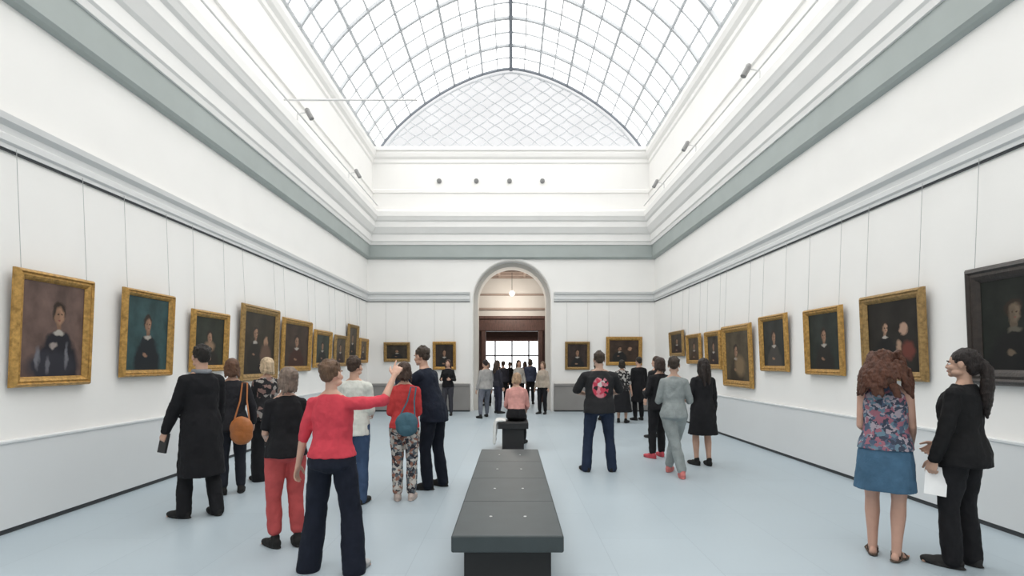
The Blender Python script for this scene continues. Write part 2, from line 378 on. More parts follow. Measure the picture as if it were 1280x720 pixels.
painting('W',15.05,16.0,1.71,2.71,M_gold2,portrait((.09,.07,.05),(.02,.02,.02),SK),'gilt framed portrait hung higher than its neighbours',.1)
painting('W',16.2,17.1,1.58,2.36,M_gold,portrait((.14,.1,.06),(.03,.02,.02),SK),'small gilt framed portrait near the room corner',.1)
painting('E',4.20,5.33,1.38,2.53,M_darkfr,portrait((.015,.018,.015),(.010,.010,.010),(.16,.12,.085),.4,.62,.9,collar=(.10,.09,.07)),'black framed very dark portrait',.15)
painting('E',5.88,6.94,1.38,2.45,M_gold2,portrait((.022,.019,.016),(.012,.012,.012),(.40,.25,.17),.36,.62,.62,[(.72,.6,.07,.09,(.40,.26,.19),.2),(.62,.36,.05,.08,(.35,.23,.16),.3),(.8,.3,.12,.12,(.14,.04,.03),.3)]),'gilt framed dark painting with two faces',.11)
painting('E',7.35,8.28,1.41,2.41,M_gold,portrait((.025,.032,.028),(.02,.018,.016),SK,.5,.6,.85),'gilt framed dark portrait of a sitter in black',.09)
painting('E',8.83,9.78,1.44,2.44,M_gold,portrait((.03,.034,.032),(.06,.055,.05),SK,.5,.62,.95),'gilt framed portrait of a grey-clad sitter',.1)
painting('E',10.13,11.5,1.09,2.37,M_gold,portrait((.09,.07,.045),(.04,.03,.02),SK,.45,.6,.8,[(.6,.3,.2,.2,(.2,.14,.08),.3)]),'large gilt framed brown figure painting',.14)
painting('E',11.65,12.56,1.44,2.32,M_gold,portrait((.06,.05,.04),(.03,.02,.02),SK),'gilt framed warm-toned portrait',.12)
painting('E',12.9,13.9,1.56,2.32,M_gold,portrait((.09,.07,.05),(.05,.03,.02),SK),'small squarish gilt framed portrait',.1)
painting('E',14.2,15.4,1.77,2.48,M_gold2,portrait((.06,.05,.04),(.03,.02,.02),SK),'gilt framed dark painting hung high',.1)
painting('N',-4.19,-3.33,1.62,2.26,M_gold2,portrait((.05,.04,.03),(.02,.02,.02),SK,.5,.55,.8),'small brown framed painting on the end wall',.1)
painting('N',-2.59,-1.83,1.36,2.28,M_gold,portrait((.04,.03,.025),(.02,.02,.02),SK),'gilt framed portrait beside the archway',.1)
painting('N',1.73,2.54,1.36,2.28,M_gold2,portrait((.05,.035,.03),(.02,.02,.02),SK),'dark framed portrait beside the archway',.09)
painting('N',3.07,4.25,1.50,2.44,M_gold,portrait((.06,.04,.03),(.02,.02,.02),SK,.35,.6,.7,[(.7,.6,.06,.09,SK,.2)]),'wide gilt framed group portrait on the end wall',.12)
# ------------------------------------------------------------------ benches
def bench(cx,y0,y1,w,label,h=.45,m=None):
    m=m or M_bencht
    e=bpy.data.objects.new('bench',None); COL.objects.link(e); e.location=(cx,y0,0); L_=y1-y0
    box('seat',-w/2,w/2,0,L_,h-.115,h,m,e,.012)
    box('plinth',-w/2+.08,w/2-.08,.07,L_-.07,0,h-.115,M_black,e,.005)
    n=max(1,int(L_/.85))
    for i in range(1,n):
        box('seam',-w/2+.004,w/2-.004,L_*i/n-.0015,L_*i/n+.0015,h-.001,h+.0008,M_black,e)
    if n>1:
        for i in range(n):
            for s in (-1,1):
                a=Acc(); sweep(a,[(s*w*.17,L_*(i+.5)/n,h-.001),(s*w*.17,L_*(i+.5)/n,h+.0035)],.011,14,Vector((0,1,0))); mkobj('stud',a.V,a.F,M_metal,e)
    top(e,label,'bench')
bench(-.03,3.5,7.0,.75,'long low dark grey bench on a recessed black plinth')
bench(.02,9.62,10.22,.56,'short black block bench carrying a seated visitor',.50,M_black)

# ------------------------------------------------------------------ people
CL=bpy.data.textures.new('folds','CLOUDS'); CL.noise_scale=.09; CL.noise_depth=2
HT=bpy.data.textures.new('locks','CLOUDS'); HT.noise_scale=.025; HT.noise_depth=2
def bake(acc,name,m,vox,parent,scale,smooth=2,disp=None,zmin=None,extra=None):
    me=bpy.data.meshes.new('t'); me.from_pydata([tuple(v) for v in acc.V],[],acc.F); me.update()
    o=bpy.data.objects.new('t',me); COL.objects.link(o)
    r=o.modifiers.new('r','REMESH'); r.mode='VOXEL'; r.voxel_size=vox
    if smooth:
        s=o.modifiers.new('s','SMOOTH'); s.factor=.5; s.iterations=smooth
    if disp:
        d=o.modifiers.new('d','DISPLACE'); d.texture=disp[0]; d.strength=disp[1]; d.mid_level=.5; d.texture_coords='LOCAL'
    dg=bpy.context.evaluated_depsgraph_get(); ev=o.evaluated_get(dg)
    nm=bpy.data.meshes.new_from_object(ev)
    bpy.data.objects.remove(o); bpy.data.meshes.remove(me)
    if zmin is not None:
        for v in nm.vertices:
            if v.co.z<zmin: v.co.z=zmin
    nm.transform(Matrix.Scale(scale,4))
    nm.materials.clear(); nm.materials.append(m)
    nm.polygons.foreach_set('material_index',[0]*len(nm.polygons))
    nm.polygons.foreach_set('use_smooth',[True]*len(nm.polygons)); nm.name=name
    ob=bpy.data.objects.new(name,nm); COL.objects.link(ob)
    if parent: ob.parent=parent
    return ob
def chain(acc,pts,rad,n=14):
    pts=[Vector(p) for p in pts]
    for p,r in zip(pts,rad): uvs(acc,p,r,None,n,8)
    for i in range(len(pts)-1):
        if (pts[i+1]-pts[i]).length<1e-4: continue
        d=(pts[i+1]-pts[i]).normalized(); up=Vector((0,0,1)) if abs(d.z)<.9 else Vector((0,1,0))
        u=(up-d*up.dot(d)).normalized(); w=d.cross(u); vs=[]
        for p,r in ((pts[i],rad[i]),(pts[i+1],rad[i+1])):
            for k in range(n): t=2*math.pi*k/n; vs.append(p+w*math.cos(t)*r+u*math.sin(t)*r)
        fs=[(k,(k+1)%n,(k+1)%n+n,k+n) for k in range(n)]+[tuple(range(n))[::-1],tuple(range(n,2*n))]
        acc.add(vs,fs)
def ik(a,c,l1,l2,pole):
    d=c-a; Ln=max(.05,min(d.length,.998*(l1+l2))); dn=d.normalized(); c2=a+dn*Ln
    ca=max(-1,min(1,(l1*l1+Ln*Ln-l2*l2)/(2*l1*Ln))); pole=Vector(pole); pp=(pole-dn*pole.dot(dn)).normalized()
    return a+dn*l1*ca+pp*l1*math.sqrt(max(0,1-ca*ca)),c2
def lerp(a,b,t): return a+(b-a)*t
BM=[(.83,.06,.06,0),(.86,.125,.095,-.01),(.90,.155,.112,-.012),(.97,.156,.110,-.006),(1.04,.142,.10,.0),(1.10,.138,.095,.004),(1.20,.150,.108,.006),(1.29,.160,.115,.004),(1.35,.150,.103,-.004),(1.39,.122,.082,-.01),(1.43,.078,.063,-.014),(1.46,.058,.056,-.014)]
BFm=[(.83,.06,.06,0),(.86,.13,.10,-.012),(.90,.160,.120,-.014),(.97,.150,.110,-.008),(1.04,.128,.093,.0),(1.10,.122,.088,.004),(1.20,.134,.112,.014),(1.27,.138,.122,.016),(1.34,.130,.098,-.002),(1.385,.105,.074,-.01),(1.425,.068,.056,-.014),(1.455,.050,.05,-.014)]
def tor(fem,z):
    T=BFm if fem else BM
    if z<=.90:
        a=T[2]; return (a[1],a[2],a[3])
    for i in range(len(T)-1):
        if T[i][0]<=z<=T[i+1][0]:
            t=(z-T[i][0])/(T[i+1][0]-T[i][0]); return tuple(lerp(T[i][k],T[i+1][k],t) for k in (1,2,3))
    return T[-1][1:]
npeople=[0]
def person(X,Y,H,yaw,label,top_=None,topmat=None,bot=None,botmat=None,shoe=(.02,.02,.02),sk=(.55,.33,.24),hair='short',hc=(.03,.02,.015),
           fem=True,wide=1.,lean=0,side=0,hyaw=0,hpitch=0,hroll=0,feet=((-.10,0),(.10,0)),fang=(12,-12),LH=(-.25,.06,.80),RH=(.25,.06,.80),Lp=(-.4,-1,-.2),Rp=(.4,-1,-.2),
           Ln=None,Rn=None,Lc=.35,Rc=.35,pointR=False,pointL=False,sleeve=.0,hem=.86,eoff=.014,flare=0.,coatflare=.012,legend=.12,ankle=.055,det=0,hipz=None,group=None,legpole=None,bare=False,loose=.006):
    s=H/1.7; vb=(.0058,.0085,.013)[det]; vc=(.0095,.012,.017)[det]
    feet=[Vector((f[0],f[1],.078)) for f in feet]
    hj=[Vector((-.088,0,.9)),Vector((.088,0,.9))]
    if hipz is None:
        hz=.9
        for f,h in zip(feet,hj):
            d2=(f.x-h.x)**2+(f.y-h.y)**2; hz=min(hz,.078+math.sqrt(max(.1,.822**2-d2)))
    else: hz=hipz
    dz=hz-.9
    def warp(p):
        p=Vector(p); t=max(0,min(1,(p.z-.88)/.3)); R=Matrix.Rotation(-math.radians(lean)*t,3,'X')@Matrix.Rotation(math.radians(side)*t,3,'Y')
        q=R@(p-Vector((0,0,.9)))+Vector((0,0,.9)); q.z+=dz; return q
    HP=Vector((0,-.012,1.475)); HR=Matrix.Rotation(math.radians(hyaw),3,'Z')@Matrix.Rotation(math.radians(hroll),3,'Y')@Matrix.Rotation(math.radians(hpitch),3,'X')
    def hw(p): return warp(HR@(Vector(p)-HP)+HP)
    def wacc(acc,i0,f):
        for i in range(i0,len(acc.V)): acc.V[i]=f(acc.V[i])
    af=.88 if fem else 1.0
    shx=(.143 if fem else .172)*wide
    def loft(acc,rings,n=28):
        vs=[];fs=[]
        for z,rx,ry,yo in rings:
            for k in range(n):
                t=2*math.pi*k/n; c_,s_=math.cos(t),math.sin(t)
                c_=math.copysign(abs(c_)**.85,c_); s_=math.copysign(abs(s_)**.85,s_)
                vs.append(warp((rx*c_,yo+ry*s_,z)))
        m_=len(rings)
        for i in range(m_-1):
            for k in range(n): fs.append((i*n+k,i*n+(k+1)%n,(i+1)*n+(k+1)%n,(i+1)*n+k))
        fs.append(tuple(range(n))[::-1]); fs.append(tuple(range((m_-1)*n,m_*n))); acc.add(vs,fs)
    # ---- joints
    SH=[warp((-shx,-.012,1.352)),warp((shx,-.012,1.352))]
    hands=[Vector(LH),Vector(RH)]; 
    for h in hands: h.z+=dz
    EL=[];WR=[]
    for i in (0,1):
        e_,w_=ik(SH[i],hands[i],.275,.245,(Lp,Rp)[i]); EL.append(e_); WR.append(w_)
    HJ=[Vector((h.x*wide,h.y,hz)) for h in hj]; KN=[];AN=[]
    for i in (0,1):
        ca,sa=math.cos(math.radians(fang[i])),math.sin(math.radians(fang[i]))
        k_,a_=ik(HJ[i],feet[i],.425,.40,legpole or (-sa*.6,1,.2)); KN.append(k_); AN.append(a_)
    # ---- body
    A=Acc()
    loft(A,[(z,rx*wide-.004,ry*(.5+.5*wide)-.004,yo) for z,rx,ry,yo in (BFm if fem else BM)])
    for i in (0,1):
        sg=(-1,1)[i]
        chain(A,[warp((sg*.03,-.014,1.435)),warp((sg*shx*.55,-.016,1.40)),SH[i]],[.036,.034*af,.047*af])
        chain(A,[SH[i],lerp(SH[i],EL[i],.45),EL[i],lerp(EL[i],WR[i],.25),lerp(EL[i],WR[i],.7),WR[i]],[.050*af,.043*af,.036*af,.038*af,.030*af,.024*af])
        chain(A,[HJ[i],lerp(HJ[i],KN[i],.4),KN[i],lerp(KN[i],AN[i],.28),lerp(KN[i],AN[i],.7),AN[i]],[.077,.072,.052,.055,.040,.034])
        # hand
        d=(WR[i]-EL[i]).normalized(); n0=(Ln,Rn)[i]
        n_=Vector(n0) if n0 else Vector((-sg,0,-.0)); n_=n_-d*n_.dot(d)
        if n_.length<.05: n_=Vector((0,0,-1))-d*(-d.z)
        n_.normalize(); t_=d.cross(n_)*sg; W=WR[i]; k_=.95 if fem else 1.05
        R3=Matrix((t_,d,n_)).transposed()
        uvs(A,W+d*.048*k_,(.040*k_,.052*k_,.016*k_),R3,14,8); uvs(A,W+d*.07*k_,(.041*k_,.03*k_,.014*k_),R3,14,8)
        chain(A,[W,W+d*.03],[.023,.022])
        cu=(Lc,Rc)[i]; pt=(pointL,pointR)[i]
        for fi,(off,Lg) in enumerate(((.031,.074),(.0105,.082),(-.0105,.076),(-.031,.060))):
            c_=cu*(1+.12*fi)
            if pt: c_=.03 if fi==0 else 1.25
            p=W+d*.084*k_+t_*off*k_*1.05; an=c_*.5; P=[p-d*.02,p]; fan=off*2.2
            for sgm in (.45,.31,.24):
                dd=(d*math.cos(an)+n_*math.sin(an)+t_*fan).normalized(); p=p+dd*Lg*k_*sgm; P.append(p); an+=c_
            chain(A,P,[.0098,.0096,.0088,.0082,.0068],8)
        p=W+d*.022+t_*.026; P=[p]; dd=(d*.65+t_*.65+n_*.35).normalized(); p=p+dd*.038; P.append(p); dd=(d*.85+t_*.3+n_*.4).normalized(); p=p+dd*.03;P.append(p); p=p+dd*.022;P.append(p)
        chain(A,P,[.0135,.0125,.0105,.008],8)
        # foot
        fa=math.radians(fang[i]); FR=Matrix.Rotation(fa,3,'Z')
        def fp(x,y,z): return AN[i]+FR@Vector((x,y,z-.078))
        uvs(A,fp(0,-.028,.036),(.028,.034,.036)); chain(A,[fp(0,0,.072),fp(0,.05,.05),fp(0,.12,.026)],[.034,.032,.024])
        uvs(A,fp(0,.11,.02),(.042,.06,.019),FR)
        for q in range(5): uvs(A,fp((-.03+.015*q)*(-sg),.172-abs(q)*.008-.0,.012),(.009,.017,.011),FR,8,6)
    i0=len(A.V)
    chain(A,[(0,-.016,1.41),(0,-.012,1.53)],[.056*af,.051*af])
    uvs(A,(0,-.012,1.612),(.073,.092,.088),None,20,14); uvs(A,(0,.022,1.556),(.058,.063,.076),None,20,14)
    uvs(A,(0,.066,1.504),(.026,.022,.019)); uvs(A,(0,.071,1.607),(.043,.018,.010))
    for sg in (-1,1):
        uvs(A,(sg*.034,.057,1.560),(.026,.026,.024)); uvs(A,(sg*.076,-.006,1.582),(.010,.020,.031)); uvs(A,(sg*.045,.02,1.52),(.022,.04,.022))
        uvs(A,(sg*.010,.090,1.560),(.008,.009,.008),None,8,6)
    chain(A,[(0,.078,1.600),(0,.092,1.574),(0,.0965,1.562)],[.008,.0095,.0105],8)
    uvs(A,(0,.080,1.533),(.024,.012,.013))
    wacc(A,i0,hw)
    body=bake(A,'person',skin(sk),vb,None,s,1,None,0.004)
    npeople[0]+=1
    body.location=(X,Y,0); body.rotation_euler=(0,0,math.radians(yaw)); top(body,label,'person',group)
    if det<2:
        for sg in (-1,1):
            E=Acc(); uvs(E,(sg*.029,.0705,1.589),(.0130,.0125,.0080),None,12,8,0); uvs(E,(sg*.029,.0795,1.589),(.0055,.0042,.0055),None,10,6,1); wacc(E,0,hw)
            mkobj('eye',[v*s for v in E.V],E.F,[M_paper,M_black],body,True,E.M)
            E=Acc(); sweep(E,[(sg*.012,.088,1.608),(sg*.03,.087,1.613),(sg*.046,.074,1.609)],.004,6); wacc(E,0,hw); mkobj('eyebrow',[v*s for v in E.V],E.F,hairm(hc),body,True)
        E=Acc(); uvs(E,(0,.0895,1.5365),(.021,.0055,.0042)); uvs(E,(0,.0895,1.529),(.018,.0055,.0045)); wacc(E,0,hw); mkobj('lips',[v*s for v in E.V],E.F,skin((.42,.16,.14)),body,True)
    # ---- hair
    Hh=Acc(); rn=random.Random(npeople[0])
    if hair=='short':
        uvs(Hh,(0,-.024,1.634),(.080,.096,.077),None,20,12); uvs(Hh,(0,-.06,1.585),(.062,.048,.055)); 
        for sg in (-1,1): uvs(Hh,(sg*.066,-.02,1.605),(.014,.042,.035))
        for _ in range(26):
            t=rn.uniform(0,2*math.pi); ph=rn.uniform(.1,1.25); uvs(Hh,(.074*math.sin(ph)*math.cos(t),-.028+.086*math.sin(ph)*math.sin(t),1.636+.072*math.cos(ph)),rn.uniform(.012,.018),None,8,6)
    elif hair in('bob','long','pony','curly','bun'):
        uvs(Hh,(0,-.024,1.626),(.084,.098,.088),None,20,12)
        uvs(Hh,(0,-.065,1.57),(.070,.050,.075))
        if hair=='bob':
            for sg in (-1,1): uvs(Hh,(sg*.066,-.018,1.562),(.024,.056,.072))
            uvs(Hh,(0,-.07,1.535),(.074,.043,.062))
            for _ in range(30):
                t=rn.uniform(math.pi*.95,math.pi*2.05); z=rn.uniform(1.49,1.66); rd=.084 if z<1.61 else .068; chain(Hh,[(math.cos(t)*rd,math.sin(t)*rd-.025,z),(math.cos(t)*rd*1.02,math.sin(t)*rd*1.03-.025,z-.035)],[.013,.008],8)
        if hair=='long':
            for sg in (-1,1): chain(Hh,[(sg*.066,-.01,1.60),(sg*.075,-.03,1.50),(sg*.07,-.06,1.38)],[.032,.034,.02])
            chain(Hh,[(-.03,-.085,1.58),(-.04,-.105,1.42),(-.035,-.12,1.28)],[.05,.045,.02]); chain(Hh,[(.03,-.085,1.58),(.04,-.105,1.42),(.035,-.12,1.30)],[.05,.045,.02])
        if hair=='pony':
            uvs(Hh,(0,-.115,1.60),(.030,.03,.03)); chain(Hh,[(0,-.12,1.60),(0,-.15,1.54),(.0,-.15,1.42),(.0,-.145,1.28),(.01,-.145,1.18)],[.030,.040,.046,.036,.012])
        if hair=='bun':
            uvs(Hh,(0,-.115,1.66),(.045,.04,.042))
        if hair=='curly':
            for _ in range(120):
                t=rn.uniform(math.pi*.86,math.pi*2.14); z=rn.uniform(1.40,1.69); rad=.088+.07*min(1,max(0,(1.69-z)/.16)); 
                y=math.sin(t)*rad*.95-.025; x=math.cos(t)*rad; q=Vector((x,y,z)); dr=Vector((math.cos(t+.6)*.02,math.sin(t+.6)*.02,-.05)); chain(Hh,[q,q+dr,q+dr*1.6],[rn.uniform(.018,.028),.02,.010],8)
    if Hh.V:
        wacc(Hh,0,hw)
        bake(Hh,'hair',hairm(hc),vc*.75,body,s,1,(HT,.014 if hair!='curly' else .016))
    # ---- clothes
    def coverlegs(acc,e_th,e_kn,r_an,stop=.08):
        loft(acc,[(.80,.05,.06,-.005),(.825,.12,.10,-.01)]+[(z,tor(fem,z)[0]*wide+e_th,tor(fem,z)[1]*(.5+.5*wide)+e_th,tor(fem,z)[2]) for z in (.86,.90,.95,1.0,1.04)])
        for i in (0,1):
            K,An,Hj=KN[i],AN[i],HJ[i]
            end=An+(K-An).normalized()*max(0,stop-.078+.0)
            if stop<.078: end=An+(An-K).normalized()*(.078-stop)
            m2=lerp(K,end,.5)
            chain(acc,[Hj,lerp(Hj,K,.4),K,m2,end],[.082+e_th,.076+e_th,.054+e_kn,lerp(.054+e_kn,r_an,.55)+ (.004),r_an],20)
    def torso(acc,hem,e,fl=0.):
        zs=[]; z=hem
        while z<1.39: zs.append(z); z+=.05
        zs+=[1.39,1.43]
        R=[]
        for z in zs:
            rx,ry,yo=tor(fem,z); rx*=wide; ry*=(.5+.5*wide); ex=e
            if z<1.18: ex=e+loose+fl*max(0,(1.15-z)/.3)
            if z<1.06 and hem<1.0: ex=max(ex,.026)
            if z>1.38: ex=e*.6
            R.append((z,rx+ex,ry+ex,yo))
        loft(acc,R)
    def sleeves(acc,frac,e,cuff=None):
        for i in (0,1):
            sg=(-1,1)[i]
            chain(acc,[warp((sg*.05,-.014,1.405)),warp((sg*shx*.6,-.016,1.384)),SH[i]],[.040,.040*af+e*.5,.048*af+e])
            P=[SH[i]];Rr=[.048*af+e]
            if frac<=1:
                P+= [lerp(SH[i],EL[i],frac*.5),lerp(SH[i],EL[i],frac)]; Rr+=[.047*af+e*1.1,.044*af+e*1.3]
            else:
                f=frac-1; P+=[lerp(SH[i],EL[i],.5),EL[i],lerp(EL[i],WR[i],f*.5),lerp(EL[i],WR[i],f*.97)]; Rr+=[.045*af+e,.041*af+e,.038*af+e,cuff or (.028*af+e)]
            chain(acc,P,Rr)
    dis=(CL,.022)
    if top_=='onepiece':
        C=Acc(); coverlegs(C,.022,.024,ankle,legend); torso(C,.86,eoff,0); sleeves(C,sleeve,eoff*.9)
        bake(C,'jumpsuit',topmat,vc,body,s,2,dis)
    else:
        if bot=='pants':
            C=Acc(); coverlegs(C,.018,.015+flare*.3,ankle,legend); bake(C,'trousers',botmat,vc,body,s,1,(CL,.016))
        elif bot=='skirt':
            C=Acc(); zz=[]; z=legend
            while z<1.04: zz.append(z); z+=.05
            zz.append(1.05)
            R=[]
            for z in zz:
                rx,ry,yo=tor(fem,max(z,.9)); k_=flare*max(0,(.95-z)/.4); R.append((z,rx*wide+.014+k_,ry*(.5+.5*wide)+.016+k_,yo))
            loft(C,R); bake(C,'skirt',botmat,vc,body,s,1,(CL,.014))
        if top_:
            C=Acc(); torso(C,hem,eoff,coatflare); 
            if sleeve>0: sleeves(C,sleeve,eoff*.85)
            else:
                for i in (0,1):
                    sg=(-1,1)[i]; chain(C,[warp((sg*.055,-.014,1.395)),warp((sg*.095,-.016,1.375))],[.035,.03])
            bake(C,top_,topmat,vc,body,s,1,dis)
    # ---- shoes
    for i in (0,1):
        fa=math.radians(fang[i]); FR=Matrix.Rotation(fa,3,'Z')
        def fp(x,y,z): return AN[i]+FR@Vector((x,y,z-.078))
        C=Acc()
        if bare:
            C2=Acc(); uvs(C2,fp(0,.10,.012),(.05,.10,.012),FR); uvs(C2,fp(0,-.02,.012),(.038,.06,.012),FR)
            chain(C2,[fp(-.045,.11,.02),fp(-.02,.11,.045),fp(.02,.11,.045),fp(.045,.11,.02)],[.01,.01,.01,.01],8)
            chain(C2,[fp(-.036,0,.02),fp(-.036,.01,.07),fp(0,.035,.098),fp(.036,.01,.07),fp(.036,0,.02)],[.008]*5,8)
            bake(C2,'sandal',fabric(shoe),.008,body,s,1,None,0.0)
        else:
            uvs(C,fp(0,-.03,.045),(.040,.045,.045),FR); uvs(C,fp(0,.04,.04),(.043,.10,.045),FR); uvs(C,fp(0,.125,.03),(.049,.085,.034),FR); chain(C,[fp(0,0,.06),fp(0,-.005,.10)],[.042,.041])
            uvs(C,fp(0,.06,.008),(.05,.15,.016),FR)
            bake(C,'shoe',fabric(shoe),vc*.9,body,s,1,None,0.0)
    def P(l): return Matrix.Translation((X,Y,0))@Matrix.Rotation(math.radians(yaw),4,'Z')@(Vector(l)*s)
    return dict(P=P,WR=WR,SH=SH,hw=hw,body=body,s=s,warp=warp)
BLK=(.012,.012,.014); NAVY=(.010,.013,.024); DENIM=(.05,.085,.16)
def bag(info,loc,w,h,d,m,strap_to,label,name='shoulder_bag',rot=0):
    e=bpy.data.objects.new(name,None); COL.objects.link(e); P=info['P']; e.location=P(loc); e.rotation_euler=(0,0,info['body'].rotation_euler.z+math.radians(rot))
    A=Acc(); 
    uvs(A,(0,0,0),(d,w,h*.75)); uvs(A,(0,0,-h*.35),(d*1.05,w*.95,h*.6)); uvs(A,(0,-w*.3,-h*.1),(d*.9,w*.6,h*.8)); uvs(A,(0,w*.3,-h*.1),(d*.9,w*.6,h*.8))
    bake(A,'bag_body',m,.01,e,1,2,(CL,.012))
    q=Matrix.Rotation(-math.radians(rot),3,'Z')@((Vector(strap_to)-Vector(loc))*info['s'])
    bar('strap',[(0,-w*.7,h*.3),Vector((q.x,q.y,q.z))*.6+Vector((0,-w*.3,0)),(q.x,q.y-.03,q.z),(q.x,q.y+.03,q.z),Vector((q.x,q.y,q.z))*.6+Vector((0,w*.3,0)),(0,w*.7,h*.3)],.009,m,e,6,Vector((1,0,0)))
    top(e,label,'bag')
p5=person(-1.38,4.05,1.62,-6,'woman in coral red top and flared trousers pointing with raised arm','blouse',fabric((.60,.06,.085)),'pants',fabric(NAVY),
   shoe=(.45,.45,.45),hair='short',hc=(.13,.075,.045),feet=((-.19,0),(.19,-.02)),fang=(18,-14),RH=(.42,.28,1.57),Rp=(.5,-.2,-1),pointR=True,Rn=(-.3,0,-1),LH=(-.30,.02,.84),hpitch=4,hyaw=-14,hem=.93,sleeve=1.12,eoff=.014,wide=1.06,flare=.05,ankle=.094,legend=.03,sk=(.60,.36,.27))
person(-1.97,4.6,1.56,42,'older woman in black tee and cropped coral trousers looking upward','tee_shirt',fabric(BLK),'pants',fabric((.48,.085,.085)),
   hair='bob',hc=(.20,.15,.12),feet=((-.09,.03),(.09,-.05)),LH=(-.10,.28,1.02),RH=(.10,.28,1.0),sleeve=.75,hem=.86,hpitch=12,hyaw=12,ankle=.062,legend=.17,sk=(.58,.36,.27))
p1=person(-3.24,5.5,1.78,62,'man in long black coat with dark hair studying the portraits','coat',fabric((.010,.010,.012)),'pants',fabric(BLK),
   hair='short',hc=(.015,.012,.01),fem=False,wide=.95,feet=((-.12,.08),(.10,-.10)),LH=(-.26,.20,.78),RH=(.24,.10,.80),sleeve=2,hem=.42,eoff=.020,coatflare=.015,hyaw=-12,Lc=.9,ankle=.065,legend=.05)
S=Acc(); 
for k in range(24):
    t=2*math.pi*k/24; uvs(S,p1['warp']((.068*math.cos(t),-.014+.064*math.sin(t),1.445)),.026,None,8,6)
bake(S,'scarf',fabric((.22,.23,.25)),.01,p1['body'],p1['s'],2,(CL,.01))
o=box('folded_brochure',-.012,.012,-.07,.07,-.10,.10,M_black,None,.004); o.location=p1['P'](p1['WR'][0]+Vector((.0,.03,-.12))); o.rotation_euler=(0,.2,math.radians(60)); top(o,'dark folded brochure in the hand of a man in a coat','brochure')
p2=person(-3.42,6.45,1.64,35,'woman with brown hair in dark jacket carrying a tan bag','jacket',fabric((.02,.02,.024)),'pants',fabric((.02,.022,.03)),hair='bob',hc=(.12,.06,.035),
   LH=(-.2,.22,1.0),RH=(.26,.10,.88),sleeve=2,hem=.80,eoff=.018,hyaw=-10)
bag(p2,(.07,-.27,.84),.14,.20,.07,mat('tan_leather',(.42,.14,.035),.45,.15,8,.2,60),(.13,-.11,1.40),'tan orange leather shoulder bag hanging at a woman\'s side',rot=55)
p3=person(-3.35,7.2,1.66,48,'fair-haired woman in patterned top and flared black trousers, arms folded','cardigan',pattern('dark_floral',[(.012,.012,.014),(.012,.012,.014),(.012,.012,.014),(.012,.012,.014),(.24,.15,.13),(.30,.28,.26)],20),'pants',fabric(BLK),
   hair='bob',hc=(.55,.42,.28),LH=(.06,.24,1.10),RH=(-.08,.26,1.12),Lp=(-1,-.3,-.5),Rp=(1,-.3,-.5),sleeve=2,hem=.84,flare=.06,ankle=.10,legend=.04,hyaw=15,det=1,feet=((-.1,0),(.1,.03)))
person(-1.78,5.98,1.66,-8,'person with dark hair in loose white shirt and blue jeans','shirt',fabric((.66,.67,.62)),'pants',fabric(DENIM),
   hair='short',hc=(.05,.03,.02),LH=(-.14,.24,1.02),RH=(.10,.26,1.02),sleeve=1.3,hem=.80,eoff=.020,fem=False,wide=.88,det=0,hyaw=-10,shoe=(.03,.03,.03),ankle=.065,legend=.06,feet=((-.09,0),(.08,0)),fang=(8,-4))
p7=person(-1.25,6.14,1.60,6,'woman in red top and busy patterned trousers among the group','top',fabric((.50,.05,.05)),'pants',pattern('patterned_leggings',[(.03,.03,.04),(.45,.42,.38),(.30,.14,.10),(.10,.12,.14),(.55,.52,.48)],30),
   hair='bob',hc=(.06,.035,.025),sleeve=1.2,hem=.90,LH=(-.08,.22,1.12),RH=(.08,.22,1.1),shoe=(.5,.42,.38),det=0,ankle=.06,feet=((-.085,0),(.085,0)),fang=(6,-8))
bag(p7,(.05,-.25,.98),.13,.16,.07,fabric((.06,.13,.17)),(.12,-.13,1.40),'teal blue fabric shoulder bag on a woman\'s back',rot=85)
person(-1.00,6.74,1.82,70,'man in dark navy suit leaning forward with a raised hand','jacket',fabric((.010,.014,.026)),'pants',fabric((.010,.013,.022)),
   fem=False,hair='short',hc=(.05,.035,.025),lean=15,feet=((-.11,.02),(.12,-.06)),RH=(.08,.46,1.28),LH=(-.08,.44,1.36),Lp=(-.5,.2,-1),Rp=(.5,.2,-1),sleeve=2,hem=.80,eoff=.018,hpitch=8,hyaw=-8,Lc=.2,det=0,ankle=.066,legend=.05,wide=1.0)
m,nt,b=newmat('black_tee_printed');N=nt.nodes;L=nt.links
tc=N.new('ShaderNodeTexCoord'); sub=N.new('ShaderNodeVectorMath'); sub.operation='SUBTRACT'; sub.inputs[1].default_value=(0,-.14,1.24); L.new(tc.outputs['Object'],sub.inputs[0])
dv=N.new('ShaderNodeVectorMath'); dv.operation='DIVIDE'; dv.inputs[1].default_value=(.125,.14,.16); L.new(sub.outputs[0],dv.inputs[0])
ln=N.new('ShaderNodeVectorMath'); ln.operation='LENGTH'; L.new(dv.outputs[0],ln.inputs[0])
vo=N.new('ShaderNodeTexVoronoi'); vo.inputs['Scale'].default_value=20; L.new(tc.outputs['Object'],vo.inputs['Vector'])
sp=N.new('ShaderNodeSeparateColor'); L.new(vo.outputs['Color'],sp.inputs[0])
rp=N.new('ShaderNodeValToRGB'); rp.color_ramp.interpolation='CONSTANT'; e=rp.color_ramp.elements; e.new(.3); e.new(.6)
for i,(p_,c_) in enumerate(((0,(.55,.05,.09)),(.35,(.62,.22,.26)),(.6,(.012,.012,.014)),(.82,(.7,.66,.64)))):
    if i>=len(e): e.new(p_)
    e[i].position=p_; e[i].color=c4(c_)
L.new(sp.outputs[0],rp.inputs[0])
q=N.new('ShaderNodeMapRange'); q.inputs[1].default_value=.9; q.inputs[2].default_value=1.0; q.inputs[3].default_value=1; q.inputs[4].default_value=0; L.new(ln.outputs['Value'],q.inputs[0])
